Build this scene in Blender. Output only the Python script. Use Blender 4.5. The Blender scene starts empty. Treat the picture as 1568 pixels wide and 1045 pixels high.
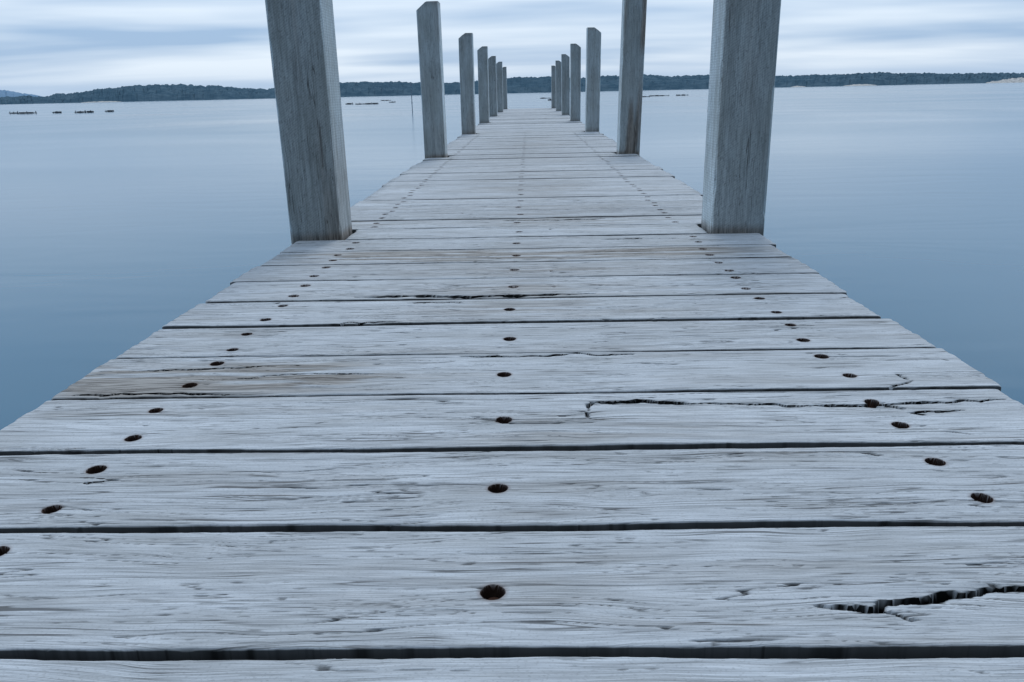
import bpy, math, numpy as np
from mathutils import Matrix, Vector
S=bpy.context.scene
# ---------------------------------------------------------------- noise helpers
def _h(ix,iy,s):
    n=(ix.astype(np.int64)*374761393+iy.astype(np.int64)*668265263+int(s)*2147483647)&0xffffffff
    n=((n^(n>>13))*1274126177)&0xffffffff
    n=((n^(n>>15))*2246822519)&0xffffffff
    n=n^(n>>16)
    return (n&0xffffff)/float(0xffffff)
def vn(x,y,s=0):
    x=np.asarray(x,float);y=np.asarray(y,float);x,y=np.broadcast_arrays(x,y)
    ix=np.floor(x);iy=np.floor(y);fx=x-ix;fy=y-iy
    fx=fx*fx*fx*(fx*(fx*6-15)+10);fy=fy*fy*fy*(fy*(fy*6-15)+10)
    a=_h(ix,iy,s);b=_h(ix+1,iy,s);c=_h(ix,iy+1,s);d=_h(ix+1,iy+1,s)
    return (a*(1-fx)+b*fx)*(1-fy)+(c*(1-fx)+d*fx)*fy
def fbm(x,y,s=0,o=4):
    t=0;a=.5;w=0
    for i in range(o):
        t=t+a*vn(x*2**i,y*2**i,s+i*17);w+=a;a*=.5
    return t/w
def sst(a,b,x):
    t=np.clip((x-a)/(b-a),0,1);return t*t*(3-2*t)
# ---------------------------------------------------------------- node helpers
class NT:
    def __init__(s,mat):
        s.t=mat.node_tree;s.n=s.t.nodes;s.l=s.t.links
    def new(s,t,**k):
        n=s.n.new(t)
        for a,b in k.items():setattr(n,a,b)
        return n
    def set(s,sock,v):
        if isinstance(v,bpy.types.NodeSocket):s.l.new(v,sock)
        else:sock.default_value=v
    def math(s,op,a,b=0.0,clamp=False):
        n=s.new('ShaderNodeMath',operation=op,use_clamp=clamp);s.set(n.inputs[0],a);s.set(n.inputs[1],b);return n.outputs[0]
    def vmul(s,a,v):
        n=s.new('ShaderNodeVectorMath',operation='MULTIPLY');s.set(n.inputs[0],a);s.set(n.inputs[1],v);return n.outputs[0]
    def noise(s,vec,scale=1,detail=3,rough=.55,dist=0):
        n=s.new('ShaderNodeTexNoise');s.set(n.inputs['Vector'],vec);n.inputs['Scale'].default_value=scale
        n.inputs['Detail'].default_value=detail;n.inputs['Roughness'].default_value=rough;n.inputs['Distortion'].default_value=dist
        return n.outputs['Fac']
    def mr(s,v,a,b,c=0.0,d=1.0):
        n=s.new('ShaderNodeMapRange');s.set(n.inputs[0],v);n.inputs[1].default_value=a;n.inputs[2].default_value=b
        n.inputs[3].default_value=c;n.inputs[4].default_value=d;return n.outputs[0]
    def mix(s,f,a,b,mode='MIX'):
        n=s.new('ShaderNodeMix',data_type='RGBA',blend_type=mode);s.set(n.inputs[0],f)
        s.set(n.inputs[6],a if isinstance(a,bpy.types.NodeSocket) else (*a,1));s.set(n.inputs[7],b if isinstance(b,bpy.types.NodeSocket) else (*b,1));return n.outputs[2]
    def attr(s,name,out='Fac'):
        n=s.new('ShaderNodeAttribute',attribute_name=name);return n.outputs[out]
    def bump(s,h,st,d,nrm=None):
        n=s.new('ShaderNodeBump');s.set(n.inputs['Height'],h);n.inputs['Strength'].default_value=st;n.inputs['Distance'].default_value=d
        if nrm:s.l.new(nrm,n.inputs['Normal'])
        return n.outputs[0]
def mat(name):
    m=bpy.data.materials.new(name);m.use_nodes=True
    return m,NT(m),m.node_tree.nodes['Principled BSDF']
# ---------------------------------------------------------------- materials
def checks(t,g,sc,w,msc,lo,hi):
    D=t.noise(t.vmul(g,sc),1,1,.5);M=t.noise(t.vmul(g,msc),1,1,.5)
    ln=t.mr(t.math('ABSOLUTE',t.math('SUBTRACT',D,.5)),w*.3,w,1,0)
    return t.math('MULTIPLY',ln,t.mr(M,lo,hi))
def deck_mat():
    m,t,b=mat('weathered_deck_timber')
    g=t.attr('gcoord','Vector')
    A=t.noise(t.vmul(g,(14,650,1)),1,2,.65)
    B=t.noise(t.vmul(g,(3.5,170,1)),1,3,.6)
    C=t.noise(t.vmul(g,(3.5,18,1)),1,3,.6)
    K=t.noise(t.vmul(g,(260,420,1)),1,1,.6)
    f=t.math('ADD',t.math('MULTIPLY',A,.62),t.math('MULTIPLY',B,.38))
    col=t.mix(t.mr(f,.34,.60),(.29,.315,.335),(.62,.665,.705))
    col=t.mix(t.mr(C,.44,.72,0,.5),col,(.38,.395,.395))
    col=t.mix(t.mr(C,.56,.28,0,.25),col,(.66,.71,.755))
    col=t.mix(t.mr(K,.55,.75,0,.35),col,(.22,.235,.245))
    l1=checks(t,g,(1.8,100,1.7),.016,(3.5,26,2.3),.42,.54)
    l2=checks(t,g,(3.6,230,2.7),.024,(6,44,4.3),.40,.56)
    ln=t.math('MAXIMUM',l1,t.math('MULTIPLY',l2,.68))
    col=t.mix(t.math('MULTIPLY',ln,.80),col,(.07,.073,.075))
    st=t.attr('stain')
    stc=t.mix(t.mr(f,.40,.56),(.07,.062,.055),(.40,.392,.375))
    col=t.mix(st,col,stc)
    col=t.mix(t.attr('rust'),col,(.13,.062,.040))
    cav=t.attr('cav')
    col=t.mix(cav,col,(.006,.007,.007))  # near-black shade painted into holes, cracks and plank sides
    tn=t.new('ShaderNodeVectorMath',operation='SCALE');t.l.new(col,tn.inputs[0]);t.l.new(t.attr('tone'),tn.inputs['Scale'])
    t.l.new(tn.outputs[0],b.inputs['Base Color'])
    b.inputs['Roughness'].default_value=.8
    t.l.new(t.mr(cav,0,.7,.18,0),b.inputs['Specular IOR Level'])
    t.l.new(t.bump(A,.5,.0016),b.inputs['Normal'])
    return m
def post_mat():
    m,t,b=mat('weathered_post_timber')
    g=t.attr('gcoord','Vector')
    A=t.noise(t.vmul(g,(300,300,14)),1,2,.6)
    B=t.noise(t.vmul(g,(60,60,2.4)),1,3,.6,.3)
    C=t.noise(t.vmul(g,(9,9,3)),1,3,.65)
    K=t.noise(t.vmul(g,(160,160,90)),1,2,.6)
    wav=t.new('ShaderNodeTexWave',wave_type='BANDS',bands_direction='Z')
    rot=t.new('ShaderNodeVectorRotate',rotation_type='Y_AXIS');t.l.new(g,rot.inputs['Vector']);rot.inputs['Angle'].default_value=math.radians(34)
    t.l.new(rot.outputs[0],wav.inputs['Vector']);wav.inputs['Scale'].default_value=42;wav.inputs['Distortion'].default_value=3.5;wav.inputs['Detail'].default_value=2;wav.inputs['Detail Scale'].default_value=2
    saw=wav.outputs['Fac']
    f=t.math('ADD',t.math('MULTIPLY',A,.55),t.math('MULTIPLY',B,.45))
    col=t.mix(t.mr(f,.36,.60),(.24,.275,.285),(.43,.485,.505))
    col=t.mix(t.mr(C,.44,.66,0,.55),col,(.27,.295,.285))
    col=t.mix(t.mr(C,.46,.30,0,.5),col,(.46,.525,.555))
    col=t.mix(t.math('MULTIPLY',saw,.30),col,(.15,.17,.18))
    col=t.mix(t.mr(K,.54,.72,0,.5),col,(.12,.13,.13))
    ln=t.math('MAXIMUM',checks(t,g,(80,80,2.6),.016,(8,8,1.6),.46,.58),t.math('MULTIPLY',checks(t,g,(220,220,10),.03,(20,20,3.3),.45,.58),.6))
    col=t.mix(t.math('MULTIPLY',ln,.75),col,(.05,.05,.05))
    st=t.attr('stain')
    col=t.mix(st,col,t.mix(t.mr(f,.42,.56),(.08,.07,.06),(.26,.235,.21)))
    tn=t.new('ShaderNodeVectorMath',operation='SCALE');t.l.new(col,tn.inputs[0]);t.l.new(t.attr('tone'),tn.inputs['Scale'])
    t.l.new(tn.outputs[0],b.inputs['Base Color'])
    b.inputs['Roughness'].default_value=.8;b.inputs['Specular IOR Level'].default_value=.2
    t.l.new(t.bump(A,.5,.002),b.inputs['Normal'])
    return m
def beam_mat():
    m,t,b=mat('dark_damp_timber')
    tc=t.new('ShaderNodeTexCoord').outputs['Object']
    f=t.noise(t.vmul(tc,(60,4,60)),1,4)
    t.l.new(t.mix(t.mr(f,.35,.65),(.03,.035,.035),(.09,.10,.10)),b.inputs['Base Color']);b.inputs['Roughness'].default_value=.85
    return m
def water_mat():
    m,t,b=mat('calm_sea_water')
    tc=t.new('ShaderNodeTexCoord').outputs['Object']
    big=t.noise(t.vmul(tc,(.04,.07,1)),1,2,.5,.6)
    med=t.noise(t.vmul(tc,(.30,.9,1)),1,2,.55,.5)
    t.l.new(t.mix(t.mr(big,.3,.7),(.024,.118,.200),(.036,.148,.235)),b.inputs['Base Color'])
    t.l.new(t.mr(big,.3,.7,.11,.19),b.inputs['Roughness'])
    b.inputs['IOR'].default_value=1.333
    h=t.math('ADD',t.math('MULTIPLY',big,1.0),t.math('MULTIPLY',med,.18))
    t.l.new(t.bump(h,.28,.20),b.inputs['Normal'])
    return m
def hill_mat(name,c1,c2,sc):
    m,t,b=mat(name)
    tc=t.new('ShaderNodeTexCoord').outputs['Object']
    f=t.noise(t.vmul(tc,(sc,sc,sc*1.6)),1,4,.65)
    g=t.noise(t.vmul(tc,(sc*.12,sc*.12,sc*.3)),1,2,.5)
    col=t.mix(t.mr(f,.38,.62),c1,c2);col=t.mix(t.mr(g,.45,.7,0,.4),col,c1)
    t.l.new(col,b.inputs['Base Color']);b.inputs['Roughness'].default_value=1;b.inputs['Specular IOR Level'].default_value=0
    return m
MD=deck_mat();MP=post_mat();MB=beam_mat();MW=water_mat()
# ---------------------------------------------------------------- mesh helper
def grid_mesh(name,X,Y,Z,m,attrs=None,g=None,smooth=True):
    ny,nx=X.shape
    co=np.stack([X,Y,Z],-1).reshape(-1,3).astype(np.float32)
    i=np.arange(ny*nx).reshape(ny,nx)
    q=np.stack([i[:-1,:-1],i[:-1,1:],i[1:,1:],i[1:,:-1]],-1).reshape(-1,4)
    return raw_mesh(name,co,q,m,attrs,g,smooth)
def raw_mesh(name,co,q,m,attrs=None,g=None,smooth=True):
    me=bpy.data.meshes.new(name);nv=len(co);nf=len(q)
    me.vertices.add(nv);me.vertices.foreach_set('co',np.asarray(co,np.float32).ravel())
    me.loops.add(nf*4);me.loops.foreach_set('vertex_index',q.ravel().astype(np.int32))
    me.polygons.add(nf);me.polygons.foreach_set('loop_start',(np.arange(nf)*4).astype(np.int32))
    me.update(calc_edges=True)
    me.polygons.foreach_set('use_smooth',np.full(nf,smooth))
    for k,v in (attrs or {}).items():
        a=me.attributes.new(k,'FLOAT','POINT');a.data.foreach_set('value',np.asarray(v,np.float32).ravel())
    if g is not None:
        a=me.attributes.new('gcoord','FLOAT_VECTOR','POINT');a.data.foreach_set('vector',np.asarray(g,np.float32).ravel())
    me.materials.append(m)
    o=bpy.data.objects.new(name,me);S.collection.objects.link(o);return o
def empty(name):
    o=bpy.data.objects.new(name,None);S.collection.objects.link(o);return o
# ---------------------------------------------------------------- jetty layout (metres, deck top z=0)
PITCH=.2252;Y0=.632;THICK=.050
POSTROWS=[10+17*i for i in range(7)]
NPL=POSTROWS[-1]+2
PWS=[.190]+[.174]*6
def right_edge(y):
    return float(np.interp(y,[0,2.3,2.7,4.5,6.5,26],[.805,.806,.82,.865,.885,.885]))
def left_edge(y):
    return -.848
LP=[(-.882,1.27),(-.862,1.19),(-.862,1.21),(-.860,1.25),(-.86,1.25),(-.85,1.265),(-.83,1.245)]
RP=[(.848,1.27),(.905,1.36),(.898,1.24),(.895,1.26),(.90,1.255),(.90,1.26),(.885,1.25)]
deck=empty('wooden_jetty')
feature_cracks=[ # (points, halfwidth, depth)
 ([(.285,.698),(.32,.696),(.34,.695),(.352,.706),(.40,.709),(.45,.722),(.52,.724),(.62,.731)],.0056,.03),
 ([(.345,.702),(.355,.688),(.372,.676)],.0020,.02),
 ([(.09,1.19),(.088,1.22),(.094,1.25),(.106,1.264)],.0028,.02),
 ([(.10,1.262),(.19,1.262),(.272,1.250)],.0085,.035),
 ([(.25,1.250),(.40,1.240),(.50,1.231),(.556,1.231),(.66,1.243),(.78,1.252)],.0040,.03),
 ([(.545,1.238),(.57,1.232),(.60,1.216)],.006,.03),
 ([(-.45,2.010),(-.28,2.014),(-.16,2.002),(.0,2.006),(.16,2.014)],.009,.03),
 ([(-.31,1.945),(-.25,1.950),(-.17,1.946)],.007,.025),
 ([(-.45,1.757),(-.42,1.772),(-.30,1.768)],.0035,.02),
 ([(-.14,1.512),(.02,1.508),(.09,1.520),(.13,1.508),(.20,1.51)],.0032,.02),
 ([(-.82,1.325),(-.70,1.33),(-.52,1.322)],.0036,.02),
 ([(-.55,1.40),(-.46,1.425),(-.30,1.42)],.0025,.015),
 ([(-.78,1.45),(-.66,1.455),(-.50,1.47)],.0025,.015),
 ([(.62,1.31),(.67,1.345),(.66,1.38)],.0020,.012),
 ([(-.62,.985),(-.58,.99)],.003,.015),
 ([(.62,1.19),(.60,1.20),(.69,1.205)],.003,.015),
 ([(.25,2.80),(.40,2.81),(.55,2.80)],.004,.02),
 ([(-.1,3.28),(.1,3.275),(.3,3.285)],.009,.02),
]
stains=[ # x,y,rx,ry,amp
 (-.62,1.41,.28,.085,.95),(-.42,1.40,.16,.06,.85),(-.75,1.38,.12,.09,.75),
 (0.0,2.54,.75,.10,.95),(-.45,2.55,.30,.09,.7),(.45,2.56,.2,.06,.5),
 (0.0,2.05,.35,.10,.5),(-.05,1.86,.30,.08,.45),(.10,1.14,.22,.07,.4),
 (.0,2.30,.45,.09,.4),(.0,.75,.30,.05,.22),(.12,3.3,.4,.3,.3),(.0,4.6,.35,.8,.35),(0,8,.4,2.2,.3)]
def make_plank(k):
    y0=Y0+(k)*PITCH;yc=y0+PITCH/2
    gap=.0130 if k<4 else (.012 if k<12 else .014)
    wid=PITCH-gap
    near=k<6;mid=k<15
    r=np.random.RandomState(100+k+3)
    xl=left_edge(yc)+r.uniform(-.014,.010);xr=right_edge(yc)+r.uniform(-.016,.012)
    if k in POSTROWS:
        i=POSTROWS.index(k);xl=LP[i][0]+PWS[i]+.014;xr=RP[i][0]-PWS[i]-.014
    dv=.0011 if near else (.0024 if mid else .012)
    dx=.004 if near else (.009 if mid else .05)
    ny=int(wid/dv)+1
    holes=[]
    if k not in POSTROWS and k<45:
        for hx in (-.628,.566):
            for fv in (.24,.76):
                holes.append((hx+r.uniform(-.010,.010),fv+r.uniform(-.06,.06),.0122+r.uniform(-.001,.001)))
    if k<45:
        holes.append((-.047+r.uniform(-.006,.006),.46+r.uniform(-.05,.05),.0132))
    if k<45 and k>3 and r.rand()<.3:
        holes.append((r.uniform(-.5,.5),r.uniform(.3,.7),.005))
    xs=list(np.arange(xl,xr,dx))+[xr]
    if k<45:
        for hx,_,hr in holes:
            st=.0010 if near else (.0018 if mid else .004)
            xs=[x for x in xs if abs(x-hx)>hr*1.6 or x in(xl,xr)]+list(np.arange(hx-hr*1.5,hx+hr*1.5,st))
    xs=np.array(sorted(xs))
    vs=np.linspace(0,wid,ny)
    if not mid and k<45:
        vs=np.linspace(0,wid,int(wid/.004)+1)
    xs=np.concatenate([[xs[0]]*2,xs,[xs[-1]]*2]);vs=np.concatenate([[vs[0]]*2,vs,[vs[-1]]*2])
    X,V=np.meshgrid(xs,vs)
    px=np.zeros(len(xs));px[[0,-1]]=2;px[[1,-2]]=1
    pv=np.zeros(len(vs));pv[[0,-1]]=2;pv[[1,-2]]=1
    PAD=np.maximum(px[None,:],pv[:,None])
    s=k*31+5
    Wp=V+.044*(fbm(X*1.5,V*5+k,s,3)-.5)+.014*(fbm(X*6,V*22,s+3,2)-.5)
    for j in range(r.randint(0,3)):
        kx=r.uniform(xl,xr);kv=r.uniform(.2,.8)*wid
        dvv=V-kv
        Wp=Wp-np.sign(dvv)*.012*np.exp(-((X-kx)/.045)**2)*np.exp(-np.abs(dvv)/.022)*(1-np.exp(-(dvv/.004)**2))
    g1=vn(X*12,Wp*330,s+1);g2=vn(X*5,Wp*120,s+2);g3=vn(X*2.5,Wp*40,s+4)
    Z=.0003*(g1-.5)+.0006*(g2-.5)+.0006*(g3-.5)+.0016*(fbm(X*1.2,V*6,s+9,2)-.5)
    cav=np.zeros_like(X);rust=np.zeros_like(X)
    if mid:
        rr=np.abs(fbm(X*2.6,Wp*75,s+5,2)-.5)
        mk=sst(.49,.60,fbm(X*3.6,Wp*22,s+6,3))
        cr=sst(.015,.005,rr)*mk
        rr2=np.abs(fbm(X*4.2,Wp*140,s+15,2)-.5)
        mk2=sst(.42,.58,fbm(X*4.0,Wp*30,s+16,3))
        cr2=sst(.022,.007,rr2)*mk2
        Z-=.0026*cr+.0010*cr2;cav=np.maximum(cav,np.maximum(cr*.88,cr2*.62))
        YW=y0+gap/2+V
        jx=X+.004*(vn(X*90,V*90,s+7)-.5);jy=YW+.008*(vn(X*38,V*12,s+8)-.5)+.003*(vn(X*160,V*60,s+8)-.5)
        for pts,hw,dp in feature_cracks:
            if not(min(p[1] for p in pts)<y0+PITCH and max(p[1] for p in pts)>y0):continue
            D=np.full(X.shape,9.)
            x0,x1=min(p[0] for p in pts),max(p[0] for p in pts)
            for (ax,ay),(bx,by) in zip(pts[:-1],pts[1:]):
                ux,uy=bx-ax,by-ay;t=np.clip(((jx-ax)*ux+(jy-ay)*uy)/(ux*ux+uy*uy),0,1)
                D=np.minimum(D,np.hypot(jx-ax-t*ux,(jy-ay-t*uy)))
            e=np.clip(np.minimum((X-x0),(x1-X))/(.25*abs(x1-x0)+1e-6)+.3,.3,1)
            h=hw*e*(.5+.9*vn(X*22,X*0,s+11))
            Z-=dp*sst(1.0,.75,D/h);cav=np.maximum(cav,sst(1.35,1.05,D/h))
            Z-=.0022*sst(4,1,D/h)*vn(X*30,V*300,s)
        lo=sst(.62,.74,fbm(X*2.2,V*9,s+21,3))
        Z-=lo*.0012*vn(X*14,Wp*260,s+22)
    for hx,fv,hr in holes:
        hv=fv*wid
        D=np.hypot(X-hx,(V-hv))+.0006*(vn(X*200,V*200,s+12)-.5)
        c=sst(hr*.98,hr*.88,D);cc=sst(hr*1.06,hr*.98,D)
        bolt=sst(hr*.72,hr*.6,np.hypot(X-hx-.001,V-hv-.002))
        Z=Z*(1-c)-c*(.017-.004*bolt)
        cav=np.maximum(cav*(1-cc),cc*(.86-bolt*.78))
        rust=np.maximum(rust,cc)
        rust=np.maximum(rust,.35*sst(hr*1.45,hr,D))
    ed=np.minimum(V,wid-V);Z-=.0015*np.exp(-ed/.0012)*(.4+1.0*vn(X*6,V*0+ (V>wid/2)*7,s+13))
    ex=np.minimum(X-xs[0],xs[-1]-X);Z-=.003*np.exp(-ex/.003)
    sgn=np.where(V<wid/2,1,-1)*np.exp(-ed/.02)
    wob=.007*(vn(X*3.1,(V>wid/2)*5.0,s+14)-.40)+.0018*(vn(X*22,(V>wid/2)*5.0,s+18)-.3)+.0008*(vn(X*110,(V>wid/2)*5.0,s+19)-.3)
    Yv=y0+gap/2+V+sgn*np.maximum(wob,-.0030)
    Xv=X+np.where(X<0,1,-1)*np.exp(-ex/.02)*.006*(vn(V*60,V*0,s+20)-.2)
    Z=Z+r.uniform(-.0025,.0015)+(V-wid/2)*r.uniform(-.010,.010)
    Z=np.where(PAD==1,Z-.0015,Z);Z=np.where(PAD==2,-THICK,Z)
    cav=np.where(PAD==1,np.maximum(cav,.82),cav);cav=np.where(PAD==2,.92,cav)
    stn=np.zeros_like(X);YW=y0+V
    for (sx,sy,rx,ry,a) in stains:
        stn+=a*np.exp(-((X-sx)/rx)**2-((YW-sy)/ry)**2)
    stn*=sst(.30,.62,fbm(X*4,Wp*45,s+30,4))*1.5
    if k>10: stn+=.3*r.rand()*sst(.4,.7,fbm(X*2,Wp*30,s+31,3))
    stn=np.clip(stn+.2*sst(.62,.75,fbm(X*3,Wp*30,s+33,3)),0,1)
    tone=np.full(X.shape,r.uniform(.92,1.06))
    g=np.stack([X+k*3.7,Wp,np.full(X.shape,k*5.3)],-1)
    o=grid_mesh('plank_%d'%(k+3),Xv,Yv,Z,MD,dict(cav=np.clip(cav,0,1),rust=rust,stain=stn,tone=tone),g)
    o.parent=deck
for k in range(-3,NPL): make_plank(k)
# ---------------------------------------------------------------- boxes
import bmesh
def box_obj(name,x0,x1,y0,y1,z0,z1,m,bev=.004,parent=None):
    bm=bmesh.new();bmesh.ops.create_cube(bm,size=1)
    for v in bm.verts:
        v.co=Vector(((x0+x1)/2+v.co.x*(x1-x0),(y0+y1)/2+v.co.y*(y1-y0),(z0+z1)/2+v.co.z*(z1-z0)))
    if bev:bmesh.ops.bevel(bm,geom=bm.edges[:],offset=bev,segments=1,affect='EDGES')
    me=bpy.data.meshes.new(name);bm.to_mesh(me);bm.free();me.materials.append(m)
    o=bpy.data.objects.new(name,me);S.collection.objects.link(o)
    if parent:o.parent=parent
    return o
WL=-1.35
yend=Y0+NPL*PITCH
for i,(a,b) in enumerate([(-.68,-.57),(-.10,.01),(.51,.62)]):
    box_obj('stringer_%d'%(i+1),a,b,-.1,yend-.02,-.235,-.055,MB,.004,deck)
for i,pk in enumerate(POSTROWS):
    yy=Y0+pk*PITCH+.03
    box_obj('crossbeam_%d'%(i+1),LP[i][0]+PWS[i]+.003,RP[i][0]-PWS[i]-.003,yy,yy+.12,-.42,-.238,MB,.004,deck)
# ---------------------------------------------------------------- posts
def make_post(cx,yf,H,side,idx,near,lean=(0,0),tone=1,stainamp=.3,PW=.172):
    n=17 if near else 9
    hw=PW/2
    u=np.linspace(-1,1,n-4);u=np.sort(np.concatenate([u,[-.955,-.9,.9,.955]]))
    ch=.07
    def sq(a,b):
        a=a.copy();b=b.copy()
        over=np.maximum(0,np.abs(a)+np.abs(b)-(2-ch))/2
        return a-np.sign(a)*over,b-np.sign(b)*over
    bi=[(i,0) for i in range(n-1)]+[(n-1,j) for j in range(n-1)]+[(n-1-i,n-1) for i in range(n-1)]+[(0,n-1-j) for j in range(n-1)]
    A0=np.array([u[i] for i,j in bi]);B0=np.array([u[j] for i,j in bi]);A,B=sq(A0,B0)
    z0=WL-.8
    zs=np.concatenate([np.linspace(z0,-.1,8)[:-1],np.arange(-.1,H,.012 if near else .04)])
    zs=zs[zs<H-.10];zs=np.concatenate([zs,[H-.09,H-.07,H-.05,H-.03,H]])
    def ztop(a):return H-np.maximum(0,side*a*hw-.1*hw)*.82
    nb=len(bi);s=idx*77+9
    Zg=np.minimum(zs[:,None],ztop(A)[None,:]-(zs[-1]-zs[:,None])*.02)
    disp=.0025*(fbm(A[None,:]*.4+zs[:,None]*0,zs[:,None]*1.6,s+3,2)-.5)
    edge=(np.abs(A0)+np.abs(B0)>1.93)[None,:]
    disp=disp-edge*.006*np.clip(vn(zs[:,None]*11,np.sign(A)[None,:]*3+np.sign(B)[None,:]*7+40,s+5)-.5,0,1)*2
    Xg=A[None,:]*(hw+disp);Yg=B[None,:]*(hw+disp)
    co=np.stack([Xg,Yg,Zg],-1).reshape(-1,3)
    i=np.arange(len(zs)*nb).reshape(len(zs),nb)
    i2=np.concatenate([i,i[:,:1]],1)
    q=np.stack([i2[:-1,:-1],i2[:-1,1:],i2[1:,1:],i2[1:,:-1]],-1).reshape(-1,4)
    GA,GB=np.meshgrid(u,u,indexing='ij');ca,cb=sq(GA,GB)
    base=len(co);cc=np.stack([ca*hw,cb*hw,ztop(ca)-.0005],-1).reshape(-1,3)
    ii=base+np.arange(n*n).reshape(n,n)
    q2=np.stack([ii[:-1,:-1],ii[1:,:-1],ii[1:,1:],ii[:-1,1:]],-1).reshape(-1,4)
    # side faces toned paler than front and back: brighter side light put into colour
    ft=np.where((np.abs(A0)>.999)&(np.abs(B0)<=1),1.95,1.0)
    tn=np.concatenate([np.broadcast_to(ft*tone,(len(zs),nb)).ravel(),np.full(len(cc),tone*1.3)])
    co=np.concatenate([co,cc]);q=np.concatenate([q,q2])
    g=co+np.array([idx*2.3,idx*1.7,idx*3.1])
    st=stainamp*sst(.45,.70,fbm(co[:,0]*14+idx,co[:,2]*1.6,s+8,3))
    st=st+.75*sst(.035,.0,co[:,2])
    st=st+.4*sst(.05,.0,H-co[:,2])
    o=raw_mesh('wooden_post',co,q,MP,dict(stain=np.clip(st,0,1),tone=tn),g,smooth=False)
    o.location=(cx,yf+hw,0);o.rotation_euler=(lean[1],lean[0],0)
    return o
leansL=[(-.006,0),(-.006,0),(.004,0),(.003,0),(-.004,0),(.005,0),(-.004,0)]
leansR=[(.004,0),(.022,0),(.010,0),(.003,0),(-.004,0),(-.006,0),(.004,0)]
for i,pk in enumerate(POSTROWS):
    yf=Y0+pk*PITCH+.022;pw=PWS[i]
    make_post(LP[i][0]+pw/2,yf,LP[i][1],-1,2*i+1,i<2,leansL[i],[.92,1.15,1.1,1.15,1.05,1.1,1.05][i],[.45,.25,.4,.2,.2,.2,.2][i],pw)
    make_post(RP[i][0]-pw/2,yf,RP[i][1],1,2*i+2,i<2,leansR[i],[1.0,1.05,1.25,1.1,1.05,1.1,1.05][i],[.25,.95,.15,.2,.2,.2,.2][i],pw)
# ---------------------------------------------------------------- water
R=9000.
ed=np.concatenate([-np.geomspace(R,20,14),np.linspace(-15,15,7),np.geomspace(20,R,14)])
X,Y=np.meshgrid(ed,ed);grid_mesh('sea_water',X,Y,np.full(X.shape,WL),MW)
# ---------------------------------------------------------------- far shore
F=1284.;YAW=math.radians(1.486)
def az_of(px):return np.arctan((np.asarray(px,float)-775.7)/F)-YAW
def tanel(dy,px):return dy/1344.*np.cos(np.arctan((np.asarray(px,float)-775.7)/F))
prof=[(-900,12),(-400,15),(-150,12),(-40,9),(0,9),(40,9),(70,10),(110,12),(150,18),(200,23),(240,23.5),(290,22.5),(330,19),(370,15),(410,13),(460,16),(520,20),(600,19.5),(660,16),(700,16),(760,20),(790,22.5),(850,21.5),(900,19),(930,21),(1000,22.5),(1030,18),(1080,19.5),(1150,17),(1200,16),(1270,16.5),(1350,17.5),(1400,15),(1450,14),(1510,13),(1568,11.5),(1700,12),(2000,15),(2600,12)]
pp=np.array(prof)
def hills(name,dist,depth,px0,px1,scale,m,seed,treeh,prof_f,na=1600,nr=16):
    px=np.linspace(px0,px1,na);az=az_of(px)
    rr=np.linspace(0,1,nr)
    PX,RR=np.meshgrid(px,rr);AZ=np.meshgrid(az,rr)[0]
    shore=60*(fbm(PX*.012,0*PX,seed,3)-.5)
    D=dist+shore+RR*depth
    top=tanel(prof_f(PX),PX)*scale*(dist+depth*.6)
    shape=np.sin(np.clip(RR/.62,0,1)*math.pi/2)**.8*(1-.5*np.clip((RR-.62)/.38,0,1)**2)
    shape=np.maximum(shape,.30*(RR>0))
    tree=treeh*(fbm(PX*.30,RR*21,seed+2,4)*1.5-.85)+treeh*.9*(fbm(PX*.045,RR*6,seed+6,2)-.5)
    h=top*shape+tree*(RR>0)
    Z=np.where(RR==0,WL-1,h+.5)
    return grid_mesh(name,D*np.sin(AZ),D*np.cos(AZ),np.maximum(Z,WL-1),m,smooth=False)
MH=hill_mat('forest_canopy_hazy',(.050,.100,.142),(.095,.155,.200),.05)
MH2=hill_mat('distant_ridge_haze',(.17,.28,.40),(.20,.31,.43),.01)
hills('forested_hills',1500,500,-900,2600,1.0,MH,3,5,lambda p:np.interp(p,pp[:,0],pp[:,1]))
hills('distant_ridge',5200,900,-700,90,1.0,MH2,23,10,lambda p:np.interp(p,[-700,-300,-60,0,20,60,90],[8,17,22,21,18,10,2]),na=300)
MS,t,b=mat('pale_sand_and_rock')
tc=t.new('ShaderNodeTexCoord').outputs['Object'];f=t.noise(tc,.3,4)
t.l.new(t.mix(t.mr(f,.35,.65),(.26,.26,.25),(.62,.62,.60)),b.inputs['Base Color']);b.inputs['Roughness'].default_value=1
def shore_bank(name,px0,px1,dist,hp,seed):
    px=np.linspace(px0,px1,160);rr=np.linspace(0,1,8);PX,RR=np.meshgrid(px,rr);AZ=az_of(PX)
    u=(PX-px0)/(px1-px0);env=np.clip(np.sin(u*math.pi),0,1)**.6
    D=dist+RR*60
    Z=WL-.5+(hp/1344*dist+.8)*env*np.sin(np.clip(RR*1.3,0,1)*math.pi/2)*(.5+.8*fbm(PX*.25,RR*4,seed,3))
    Z=np.where(RR==0,WL-.5,Z)
    return grid_mesh(name,D*np.sin(AZ),D*np.cos(AZ),Z,MS,smooth=False)
shore_bank('sandy_point',1508,1640,1320,6,5)
shore_bank('sandy_beach',1290,1345,1420,2.0,9)
shore_bank('sandy_beach',1210,1235,1420,1.6,11)
shore_bank('sandy_beach',120,190,1420,1.2,15)
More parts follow.
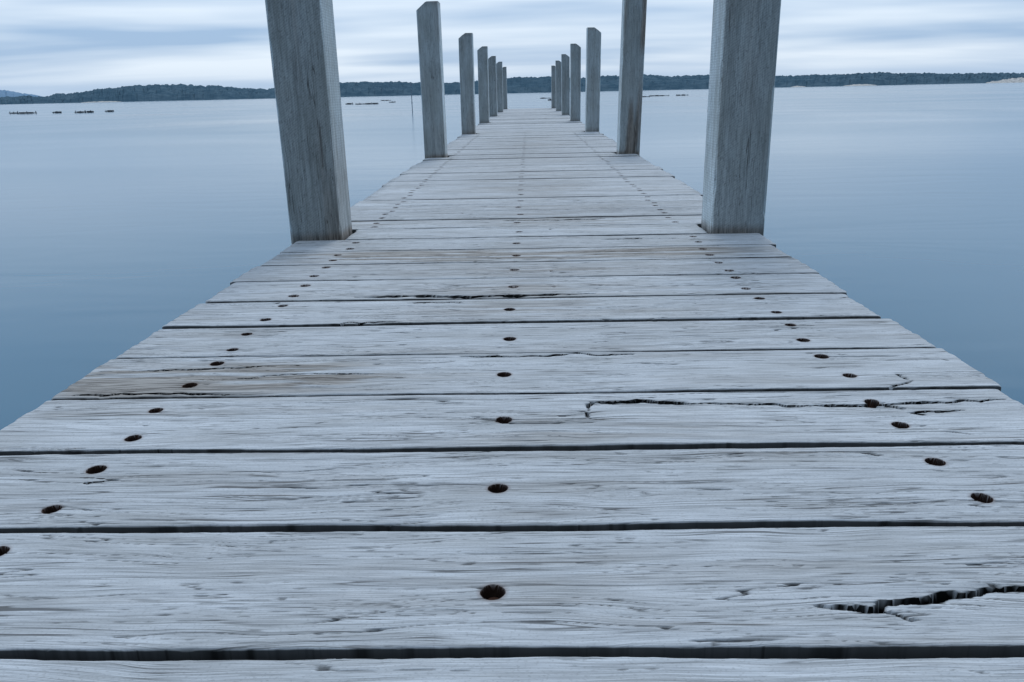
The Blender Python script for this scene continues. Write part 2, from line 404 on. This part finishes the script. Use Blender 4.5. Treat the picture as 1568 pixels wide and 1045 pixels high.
# ---------------------------------------------------------------- oyster racks + marker
MO,t,b=mat('tarred_oyster_timber')
tc=t.new('ShaderNodeTexCoord').outputs['Object'];f=t.noise(tc,3,4)
t.l.new(t.mix(t.mr(f,.35,.65),(.015,.025,.035),(.05,.065,.08)),b.inputs['Base Color'])
def place(px,dy):
    d=1.85*1344/dy
    a=float(az_of(px));d=d/math.cos(math.atan((px-775.7)/F));return d*math.sin(a),d*math.cos(a)
def rack(px,dy,L):
    e=empty('oyster_rack');x,y=place(px,dy);e.location=(x,y,WL)
    n=max(2,int(L/1.1))
    r=np.random.RandomState(int(px))
    for i in range(n+1):
        xx=-L/2+L*i/n
        box_obj('stake_%d'%(i+1),xx-.05,xx+.05,-.05,.05,-.6,.24+r.uniform(0,.22),MO,.01,e)
    box_obj('rail_1',-L/2-.2,L/2+.2,-.09,-.052,.06,.18,MO,.01,e)
    for i in range(max(1,int(L/1.3))):
        xx=-L/2+.6+i*1.3
        box_obj('basket_%d'%(i+1),xx-.45,xx+.45,.06,.75,.02,.24+r.uniform(-.05,.08),MO,.03,e)
for px,dy,L in [(18,16.5,1.4),(38,17,3.2),(84,17,1.2),(120,17.5,1.6),(132,17.5,.9),(164,17,1.0),
                (534,13.5,1.4),(550,14,1.6),(568,14,2.6),(590,9,3),(600,12,1.3),(835,11,2.5),(845,14,1.4),(985,12,3),(1010,11,5),(1045,11,3)]:
    rack(px,dy,L)
e=empty('channel_marker_pole');x,y=place(630,27);e.location=(x,y,WL)
def cyl(name,r1,r2,z0,z1,m,parent):
    bm=bmesh.new();bmesh.ops.create_cone(bm,cap_ends=True,segments=12,radius1=r1,radius2=r2,depth=z1-z0)
    for v in bm.verts:v.co.z+=(z0+z1)/2
    me=bpy.data.meshes.new(name);bm.to_mesh(me);bm.free();me.materials.append(m)
    o=bpy.data.objects.new(name,me);S.collection.objects.link(o);o.parent=parent
MK,t,b=mat('faded_marker_paint')
tc=t.new('ShaderNodeTexCoord').outputs['Object'];f=t.noise(tc,5,4)
t.l.new(t.mix(t.mr(f,.35,.65),(.14,.20,.26),(.25,.33,.40)),b.inputs['Base Color'])
cyl('pole',.045,.04,-1,3.1,MK,e);cyl('topmark',.10,.10,2.75,3.0,MK,e);cyl('collar',.07,.07,.9,1.0,MK,e)
# ---------------------------------------------------------------- world
w=bpy.data.worlds.new('World');S.world=w;w.use_nodes=True
t=NT(w);t.n.clear()
out=t.new('ShaderNodeOutputWorld')
sky=t.new('ShaderNodeTexSky',sky_type='NISHITA');sky.sun_disc=False
SE=math.radians(50);SR=math.radians(8)
sky.sun_elevation=SE;sky.sun_rotation=SR
b1=t.new('ShaderNodeBackground');t.l.new(sky.outputs[0],b1.inputs[0]);b1.inputs[1].default_value=.08
d=t.new('ShaderNodeTexCoord').outputs['Generated']
sp=t.new('ShaderNodeSeparateXYZ');t.l.new(d,sp.inputs[0])
zz=t.math('MAXIMUM',sp.outputs[2],0)
den=t.math('ADD',zz,.10)
cb=t.new('ShaderNodeCombineXYZ');t.l.new(t.math('DIVIDE',sp.outputs[0],den),cb.inputs[0]);t.l.new(t.math('DIVIDE',sp.outputs[1],den),cb.inputs[1])
n1=t.noise(t.vmul(cb.outputs[0],(.34,.80,1)),1,4,.5,.3)
n2=t.noise(t.vmul(d,(2.0,2.0,28)),1,3,.45,.2)
f=t.math('ADD',t.math('MULTIPLY',n1,.4),t.math('MULTIPLY',n2,.6))
c=t.mix(t.mr(f,.40,.60),(.33,.49,.72),(.76,.87,1.0))
c=t.mix(t.mr(zz,.0,.035,.75,0),c,(.46,.62,.83))
c2=t.new('ShaderNodeVectorMath',operation='SCALE');t.l.new(c,c2.inputs[0])
t.l.new(t.math('MULTIPLY',t.mr(zz,0,.9,1.0,1.35),t.mr(sp.outputs[1],-.8,.8,.50,1.06)),c2.inputs['Scale'])
b2=t.new('ShaderNodeBackground');t.l.new(c2.outputs[0],b2.inputs[0]);b2.inputs[1].default_value=1
mx=t.new('ShaderNodeMixShader');mx.inputs[0].default_value=.88
t.l.new(b1.outputs[0],mx.inputs[1]);t.l.new(b2.outputs[0],mx.inputs[2]);t.l.new(mx.outputs[0],out.inputs[0])
L=bpy.data.lights.new('sun','SUN');L.energy=1.1;L.angle=math.radians(18);L.color=(1,.98,.95)
lo=bpy.data.objects.new('sun',L);S.collection.objects.link(lo)
dv=Vector((math.sin(SR)*math.cos(SE),math.cos(SR)*math.cos(SE),math.sin(SE)))
lo.rotation_euler=dv.to_track_quat('Z','Y').to_euler()
# ---------------------------------------------------------------- camera
th=math.radians(17.26);ph=.0217
Fv=Vector((-math.sin(YAW)*math.cos(th),math.cos(YAW)*math.cos(th),-math.sin(th)))
R0=Vector((math.cos(YAW),math.sin(YAW),0));U0=R0.cross(Fv)
Rv=R0*math.cos(ph)-U0*math.sin(ph);Uv=U0*math.cos(ph)+R0*math.sin(ph)
M=Matrix((( Rv.x,Uv.x,-Fv.x,0),(Rv.y,Uv.y,-Fv.y,0),(Rv.z,Uv.z,-Fv.z,.5),(0,0,0,1)))
cd=bpy.data.cameras.new('camera');cd.sensor_width=36;cd.lens=28.15;cd.clip_start=.02;cd.clip_end=20000
co=bpy.data.objects.new('camera',cd);S.collection.objects.link(co);co.matrix_world=M;S.camera=co
S.view_settings.view_transform='Standard';S.view_settings.look='None';S.view_settings.exposure=0
